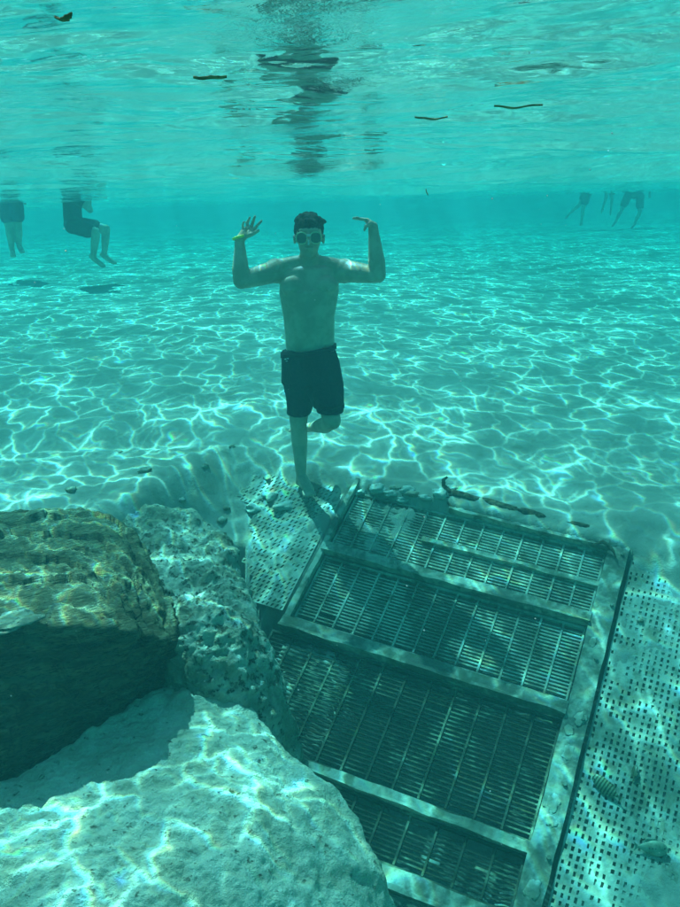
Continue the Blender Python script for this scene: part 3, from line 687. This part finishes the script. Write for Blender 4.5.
# head
hy = -.01
B.hull(P(309, 231, hy + .01), (.083, .100, .086)); B.hull(P(309, 237, hy - .01), (.077, .080, .07), P(309, 253.5, hy - .03), (.050, .050, .032))
B.hull(P(309, 256, hy - .062), (.026, .020, .018))
B.hull(P(309, 233, hy - .088), (.011, .012, .012), P(309, 242, hy - .112), (.013, .014, .010))       # nose
for s_ in (-1, 1):
    B.hull(P(309 + s_ * 2, 243, hy - .100), (.010, .012, .009))
    B.hull(P(309 + s_ * 14.3, 239, hy + .005), (.010, .018, .031))                                     # ears
    B.hull(P(309 + s_ * 3, 230, hy - .080), (.016, .012, .008), P(309 + s_ * 8, 230, hy - .070), (.016, .012, .008))  # brow
    B.hull(P(309 + s_ * 7.5, 241, hy - .066), (.022, .02, .018))
B.hull(P(306, 248, hy - .088), (.010, .010, .0045), P(312, 248, hy - .088), (.010, .010, .0045)); B.hull(P(306.5, 250, hy - .084), (.010, .010, .005), P(311.5, 250, hy - .084), (.010, .010, .005))
# arms
def arm(sh, el_, wr, dsh, de, dw):
    S, E_, W_ = P(*sh, dsh), P(*el_, de), P(*wr, dw)
    B.hull(S, (.080, .076, .077)); B.hull(S, .070, S.lerp(E_, .55), .060); B.hull(S.lerp(E_, .4), (.058, .060, .064), E_, .048)
    B.hull(E_, .048, E_.lerp(W_, .28), (.052, .051, .053)); B.hull(E_.lerp(W_, .28), .051, E_.lerp(W_, .75), .036); B.hull(E_.lerp(W_, .75), .034, W_, (.030, .024, .026))
    return W_
arm((276, 271), (241, 281), (239.5, 240), .02, -.13, -.11)
arm((344, 271), (378, 275), (373, 226), .02, -.13, -.11)
# raised hand, fingers spread (viewer's left)
W0 = P(239.5, 240, -.11); K = [P(243.5, 230, -.085), P(247, 228, -.10), P(251, 227.5, -.115), P(254.5, 229, -.13)]
B.hull(W0, (.028, .022, .022), K[0], (.013, .015, .012)); B.hull(W0, (.028, .022, .022), K[3], (.014, .015, .012)); B.hull(K[0], (.012, .014, .011), K[3], (.013, .014, .012)); B.hull(W0, .022, K[1].lerp(K[2], .5), (.022, .014, .012))
for k, mid, tip, r in ((K[0], (242.5, 226, -.09), (243.5, 222, -.10), .0085), (K[1], (247.5, 222, -.10), (250, 217.5, -.12), .0095), (K[2], (253, 221.5, -.12), (255, 216.3, -.14), .0098), (K[3], (257.5, 225, -.14), (261.5, 220.8, -.16), .0093)):
    B.chain([k, P(*mid), P(*tip)], [r * 1.12, r, r * .8])
B.chain([W0.lerp(K[3], .3), P(252.5, 234, -.15), P(258.5, 230.5, -.17)], [.016, .0125, .0095])
# flat hand, palm up (viewer's right)
W1 = P(373, 226, -.11); base_ = P(368.5, 220.5, -.12)
B.hull(W1, (.028, .026, .022), P(366.5, 219.8, -.12), (.018, .042, .011))
for k in range(4):
    dy = -.155 + k * .022; ln = (0, 2.6, 3.2, 1.2)[k]
    B.chain([P(366, 219.6, dy), P(360.5, 219.2 - k * .15, dy), P(356.5 - ln, 217.8 + (k - 1) * .5, dy - .004)], [.0105, .0095, .0078])
B.chain([P(370, 223, -.15), P(366, 226, -.175), P(364.5, 230, -.175)], [.014, .011, .0085])
# legs
Hh, Kn, An = P(299, 380, .0), P(298.5, 424, -.03), P(301, 475, .02)
B.hull(Hh, (.088, .095, .08), Hh.lerp(Kn, .6), (.07, .075, .07)); B.hull(Hh.lerp(Kn, .6), (.070, .074, .07), Kn, (.055, .058, .05))
B.hull(Kn, (.053, .056, .05), Kn.lerp(An, .30) + Vector((0, .022, 0)), (.054, .058, .05)); B.hull(Kn.lerp(An, .30) + Vector((0, .022, 0)), (.054, .056, .05), An, (.033, .036, .03))
Ball = P(308.5, 489.5, -.07); Heel = P(299.5, 482, .045)
B.hull(An, (.033, .038, .03), Heel, (.027, .028, .026)); B.hull(An, (.032, .036, .03), Ball, (.040, .028, .020)); B.hull(Heel, .022, Ball, (.036, .022, .018))
for k in range(5):
    q = Ball + Vector((-.032 + k * .0165, -.018, -.010)); B.chain([q, q + Vector((.008, -.032 + abs(k - 1) * .004, -.016))], [.0125 if k == 0 else .010, .0105 if k == 0 else .008])
H2, K2, A2 = P(323, 382, .0), P(332, 421, -.24), P(313, 427, .14)
B.hull(H2, (.086, .085, .08), H2.lerp(K2, .6), (.064, .064, .064)); B.hull(H2.lerp(K2, .6), (.064, .064, .064), K2, (.056, .056, .055))
c2 = K2.lerp(A2, .35) + Vector((.0, 0, -.012)); B.hull(K2, (.052, .055, .052), c2, (.052, .055, .054)); B.hull(c2, (.052, .055, .054), A2, (.034, .036, .033))
F2 = A2 + Vector((-.12, .07, -.03)); B.hull(A2, .033, F2, (.028, .034, .022)); B.hull(A2, .03, A2 + Vector((.03, .045, .01)), .026)
for k in range(5): q = F2 + Vector((-.01, -.024 + k * .012, 0)); B.chain([q, q + Vector((-.032, 0, -.006))], [.010, .0075])
person = B.make('person', .0052, 4, M['skin'], None, FOOT); person.location = FOOT
tag(person, 'man in black shorts and goggles standing on one leg with both arms raised', 'person')

# shorts
S = Blob()
S.hull(P(308.5, 350, .0), (.168, .122, .010), P(310.5, 362, 0), (.182, .132, .015))
S.hull(P(310.5, 362, .0), (.182, .132, .015), P(311.5, 382, 0), (.194, .138, .02))
S.hull(P(301.5, 382, .0), (.118, .128, .02), P(298.6, 414, .0), (.078, .096, .004))
S.hull(P(323, 382, -.02), (.125, .132, .02), P(329, 407, -.12), (.098, .125, .014)); S.hull(P(326, 398, -.06), (.10, .12, .03), P(330, 411, -.20), (.086, .085, .012)); S.hull(P(323, 385, -.05), (.10, .12, .03), P(329, 403, -.20), (.085, .085, .03))
hem1 = P(298, 413.6, 0)
so_ = S.make('shorts', .0075, 2, M['cloth'], person, FOOT, wob=.012, wf=11.0,
             cut=[(P(309, 347.5, 0), Vector((.16, 0, 1)).normalized())])
# waistband and printed mark
B2 = Blob(); ring = []
wb = []
for k in range(32):
    th = 2 * math.pi * k / 32; c_ = P(308.5, 350.5, 0) + Vector((.172 * math.cos(th), .126 * math.sin(th), -.16 * .163 * math.cos(th) * -1 * .9)); wb.append(c_ - FOOT)
vs_, fs = [], []
for k, c_ in enumerate(wb):
    out = (c_ - (P(308.5, 350.5, 0) - FOOT)); out.z = 0; out.normalize()
    for dn, dz in ((0, -.016), (.006, -.016), (.006, .016), (0, .016)): vs_.append(c_ + out * dn + Vector((0, 0, dz)))
for k in range(32):
    a, b_ = k * 4, ((k + 1) % 32) * 4
    for j in range(4): fs.append((a + j, a + (j + 1) % 4, b_ + (j + 1) % 4, b_ + j))
link('waistband', pyd('waistband', vs_, fs, True), M['cloth'], so_)
for dx, dz in ((0, 0), (.016, .004), (.008, -.012)):
    q = P(285.5, 359, -.085) - FOOT + Vector((dx, -.006, dz)); o = link('printed_mark', box_me('printed_mark', -.006, .006, -.006, .004, -.003, .003, .001), M['white'], so_, q)
# hair
Hb = Blob()
Hb.hull(P(308.5, 227, hy + .015), (.090, .103, .074)); Hb.hull(P(308.5, 231, hy + .055), (.087, .075, .088)); Hb.hull(P(310, 221, hy + .0), (.060, .075, .052))
for k in range(40):
    th = random.uniform(0, 6.28); ph = random.uniform(.15, 1.25); r_ = Vector((math.cos(th) * math.sin(ph) * .088, math.sin(th) * math.sin(ph) * .10, math.cos(ph) * .078))
    q_ = P(309, 227, hy + .012) + r_; Hb.hull(q_, .016, q_ + r_ * .02 + Vector((random.uniform(-.012, .018), random.uniform(-.01, .01), -.002)), .009, sub=2)
for s_ in (-1, 1): Hb.hull(P(309 + s_ * 13.2, 229, hy + .0), (.012, .03, .036))
Hb.make('hair', .005, 1, M['hair'], person, FOOT, wob=.006, wf=45.0)
# goggles: strap, skirts, lenses
g = empty('goggles', None, Matrix.Identity(4)); g.parent = person; g.location = P(309, 236.5, hy - .0) - FOOT
def torus(name, pts, r, mat, par, n=8):
    vs_, fs = [], []; m = len(pts)
    for i, p in enumerate(pts):
        tn = (pts[(i + 1) % m] - pts[i - 1]).normalized(); a = tn.cross(Vector((.02, .03, 1))).normalized() if abs(tn.z) < .9 else tn.cross(Vector((0, 1, 0))).normalized()
        b_ = tn.cross(a)
        for k in range(n): th = 2 * math.pi * k / n; vs_.append(p + (a * math.cos(th) + b_ * math.sin(th)) * r)
    for i in range(m):
        for k in range(n): i2 = (i + 1) % m; fs.append((i * n + k, i * n + (k + 1) % n, i2 * n + (k + 1) % n, i2 * n + k))
    return link(name, pyd(name, vs_, fs, True), mat, par)
st = [Vector((.093 * math.cos(t_), .01 + .098 * math.sin(t_), .012 * math.sin(t_))) for t_ in np.linspace(0, 2 * math.pi, 40, endpoint=False) if math.sin(t_) > -.75]
torus('strap', st, .0060, M['rubber'], g)
for s_ in (-1, 1):
    pts = [Vector((s_ * (.042 + .037 * math.cos(t_) * (1 + .10 * math.cos(2 * t_ + 3.14))), -.101 + .030 * (math.cos(t_) * .5 + .5), -.006 + .034 * math.sin(t_))) for t_ in np.linspace(0, 2 * math.pi, 28, endpoint=False)]
    rm_ = torus('lens_rim', pts, .0042, M['rim'], g)
    c_ = sum(pts, Vector()) / len(pts) + Vector((0, -.006, 0))
    link('lens', pyd('lens', [c_] + [p * 1 + (c_ - p) * .06 for p in pts], [(0, 1 + k, 1 + (k + 1) % 28) for k in range(28)], True), M['lens'], g)
link('nose_bridge', box_me('nose_bridge', -.012, .012, -.116, -.102, .004, .018, .002), M['white'], g)
link('nosepiece_highlight', box_me('nosepiece_highlight', -.005, .005, -.135, -.118, -.045, -.015, .002), M['white'], g)  # white nosepiece, doubling as the bright highlight on the nose
# wrist band
wc = P(239.3, 237.5, -.11)
torus_pts = [Vector((.036 * math.cos(t_), .033 * math.sin(t_), .010 * math.cos(t_ + .5))) for t_ in np.linspace(0, 2 * math.pi, 24, endpoint=False)]
for dz in (-.009, 0, .009):
    if dz == 0: o = torus('wristband', torus_pts, .0085, M['yellow'], person); o.location = wc - FOOT

def swimmer(Yd, J, label, skin, cloth, scale=1.0, group=None, shirt=False):
    # J: joints as (pixel x, pixel y, depth offset)
    q = {k: aty(v[0], v[1], Yd + (v[2] if len(v) > 2 else 0)) for k, v in J.items()}
    B = Blob(); k_ = scale
    sh = (q['shl'] + q['shr']) / 2; hip = (q['hipl'] + q['hipr']) / 2
    ax = (q['shr'] - q['shl']).normalized(); up = (sh - hip).normalized(); fw = ax.cross(up).normalized(); ax = up.cross(fw) * -1
    rot = Matrix((ax, fw, up)).transposed()
    B.hull(hip, (.155 * k_, .105 * k_, .09 * k_), hip.lerp(sh, .45), (.14 * k_, .10 * k_, .07 * k_), rot=rot); B.hull(hip.lerp(sh, .45), (.14 * k_, .10 * k_, .07 * k_), hip.lerp(sh, .88), (.17 * k_, .11 * k_, .06 * k_), rot=rot)
    B.hull(sh, .055 * k_, q['head'], .05 * k_)
    B.hull(q['head'], (.078 * k_, .092 * k_, .11 * k_)); B.hull(q['head'] + fw * -.085 * k_ + Vector((0, 0, -.01)), .016 * k_)
    for s_ in 'lr':
        S_, E_, W_ = q['sh' + s_], q['el' + s_], q['wr' + s_]
        B.hull(S_, .062 * k_, S_ + (sh - S_) * .5, .07 * k_); B.hull(S_, .055 * k_, E_, .042 * k_); B.hull(E_, .044 * k_, W_, .028 * k_)
        d = (W_ - E_).normalized(); B.hull(W_, (.03 * k_, .026 * k_, .03 * k_), W_ + d * .08 * k_, (.038 * k_, .018 * k_, .03 * k_))
        for j in range(4): B.hull(W_ + d * .08 * k_ + ax * (j - 1.5) * .02 * k_, .011 * k_, W_ + d * (.165 - abs(j - 1.4) * .01) * k_ + ax * (j - 1.5) * .026 * k_, .009 * k_, sub=1)
        Hp, Kn_, An_ = q['hip' + s_], q['kn' + s_], q['an' + s_]
        B.hull(Hp, .092 * k_, Hp.lerp(Kn_, .5), .082 * k_); B.hull(Hp.lerp(Kn_, .5), .082 * k_, Kn_, .058 * k_)
        cf = Kn_.lerp(An_, .3); B.hull(Kn_, .055 * k_, cf, .058 * k_); B.hull(cf, .058 * k_, An_, .036 * k_)
        T_ = q['to' + s_]; B.hull(An_, .038 * k_, T_, (.042 * k_, .042 * k_, .024 * k_)); B.hull(An_, .036 * k_, An_ + (An_ - T_).normalized() * .04 * k_, .03 * k_)
    org = q['tol']
    o = B.make('person', .013, 3, M[skin], None, org); o.location = org; tag(o, label, 'person', group)
    S = Blob()
    S.hull(hip + up * .10 * k_, (.162 * k_, .115 * k_, .02 * k_), hip, (.18 * k_, .135 * k_, .08 * k_), rot=rot)
    for s_ in 'lr':
        Hp, Kn_ = q['hip' + s_], q['kn' + s_]; S.hull(Hp, .112 * k_, Hp.lerp(Kn_, .62), .105 * k_)
    S.make('shorts', .014, 2, M[cloth], o, org, wob=.01, wf=9)
    if shirt:
        T_ = Blob(); T_.hull(hip + up * .03, (.17 * k_, .122 * k_, .08 * k_), sh - up * .04, (.185 * k_, .125 * k_, .06 * k_), rot=rot)
        for s_ in 'lr': T_.hull(q['sh' + s_], .076 * k_, q['sh' + s_].lerp(q['el' + s_], .6), .064 * k_)
        T_.make('shirt', .014, 2, M['cloth'], o, org, wob=.012, wf=8)
    hb = Blob(); hb.hull(q['head'] + Vector((0, 0, .035)) + fw * .015, (.086 * k_, .10 * k_, .085 * k_)); hb.make('hair', .014, 2, M['hair'], o, org, wob=.006, wf=30)
    return o
# sitting figure, side on, feet on the shallow sand
swimmer(12.0, dict(head=(84, 174, .0), shl=(72, 194, .18), shr=(70, 194, -.18), hipl=(74, 224, .10), hipr=(73, 226, -.12), ell=(90, 210, .2), wrl=(84, 194, .1), elr=(88, 208, -.22), wrr=(90, 190, -.2),
        knl=(106, 229, .12), anl=(104, 256, .10), tol=(114, 263, .10), knr=(96, 232, -.14), anr=(93, 258, -.10), tor=(103, 266, -.12)),
        'dim swimmer in dark clothes crouching side-on with bent knees in the distance', 'skin', 'cloth', .98, shirt=True)
swimmer(13.0, dict(head=(4, 146), shl=(-9, 162), shr=(15, 162), hipl=(5, 200), hipr=(15, 200), ell=(-14, 180), wrl=(-10, 196), elr=(20, 180), wrr=(22, 194),
        knl=(9, 227), anl=(12, 250), tol=(13, 256, -.14), knr=(18, 226), anr=(19, 246), tor=(22, 252, -.14)),
        'dim swimmer at the left edge standing with two straight legs below the surface', 'skin', 'cloth2')
swimmer(25.0, dict(head=(643, 164, .1), shl=(628, 177), shr=(646, 176), hipl=(628, 196), hipr=(640, 196), ell=(620, 184), wrl=(616, 190), elr=(650, 184), wrr=(650, 192),
        knl=(622, 209), anl=(616, 221), tol=(613, 226), knr=(640, 212), anr=(634, 225), tor=(631, 229)),
        'very faint upright swimmer, the right-hand one of the far pair', 'skin', 'cloth')
swimmer(25.0, dict(head=(617, 182, -.1), shl=(607, 184, .18), shr=(607, 188, -.18), hipl=(588, 188, .1), hipr=(588, 192, -.1), ell=(612, 198, .2), wrl=(611, 210, .2), elr=(606, 198, -.2), wrr=(603, 208, -.2),
        knl=(580, 204, .1), anl=(570, 213, .1), tol=(566, 218, .1), knr=(583, 208, -.1), anr=(582, 219, -.1), tor=(581, 225, -.1)),
        'very faint stooping swimmer with dangling limbs, left of the upright far one', 'skin', 'cloth')
# ------------------------------------------------------------ specks drifting in the water
vs_, fs = [], []
for k in range(420):
    d = random.uniform(1.0, 6.5); q = CAM + ray(random.uniform(-120, 800), random.uniform(60, 930)).normalized() * d; r = random.uniform(.0005, .0015)
    if q.z > SURF - .05 or q.z < float(ground_z(np.array(q.x), np.array(q.y))) + .1: continue
    a = len(vs_); vs_ += [q + Vector(e) * r for e in ((1, .2, 0), (-1, 0, .3), (0, 1, 0), (.2, -1, 0), (0, 0, 1.2), (0, .3, -1))]
    fs += [(a, a + 2, a + 4), (a + 2, a + 1, a + 4), (a + 1, a + 3, a + 4), (a + 3, a, a + 4), (a + 2, a, a + 5), (a + 1, a + 2, a + 5), (a + 3, a + 1, a + 5), (a, a + 3, a + 5)]
tag(link('drifting_specks', pyd('drifting_specks', vs_, fs), M['white']), kind='stuff')
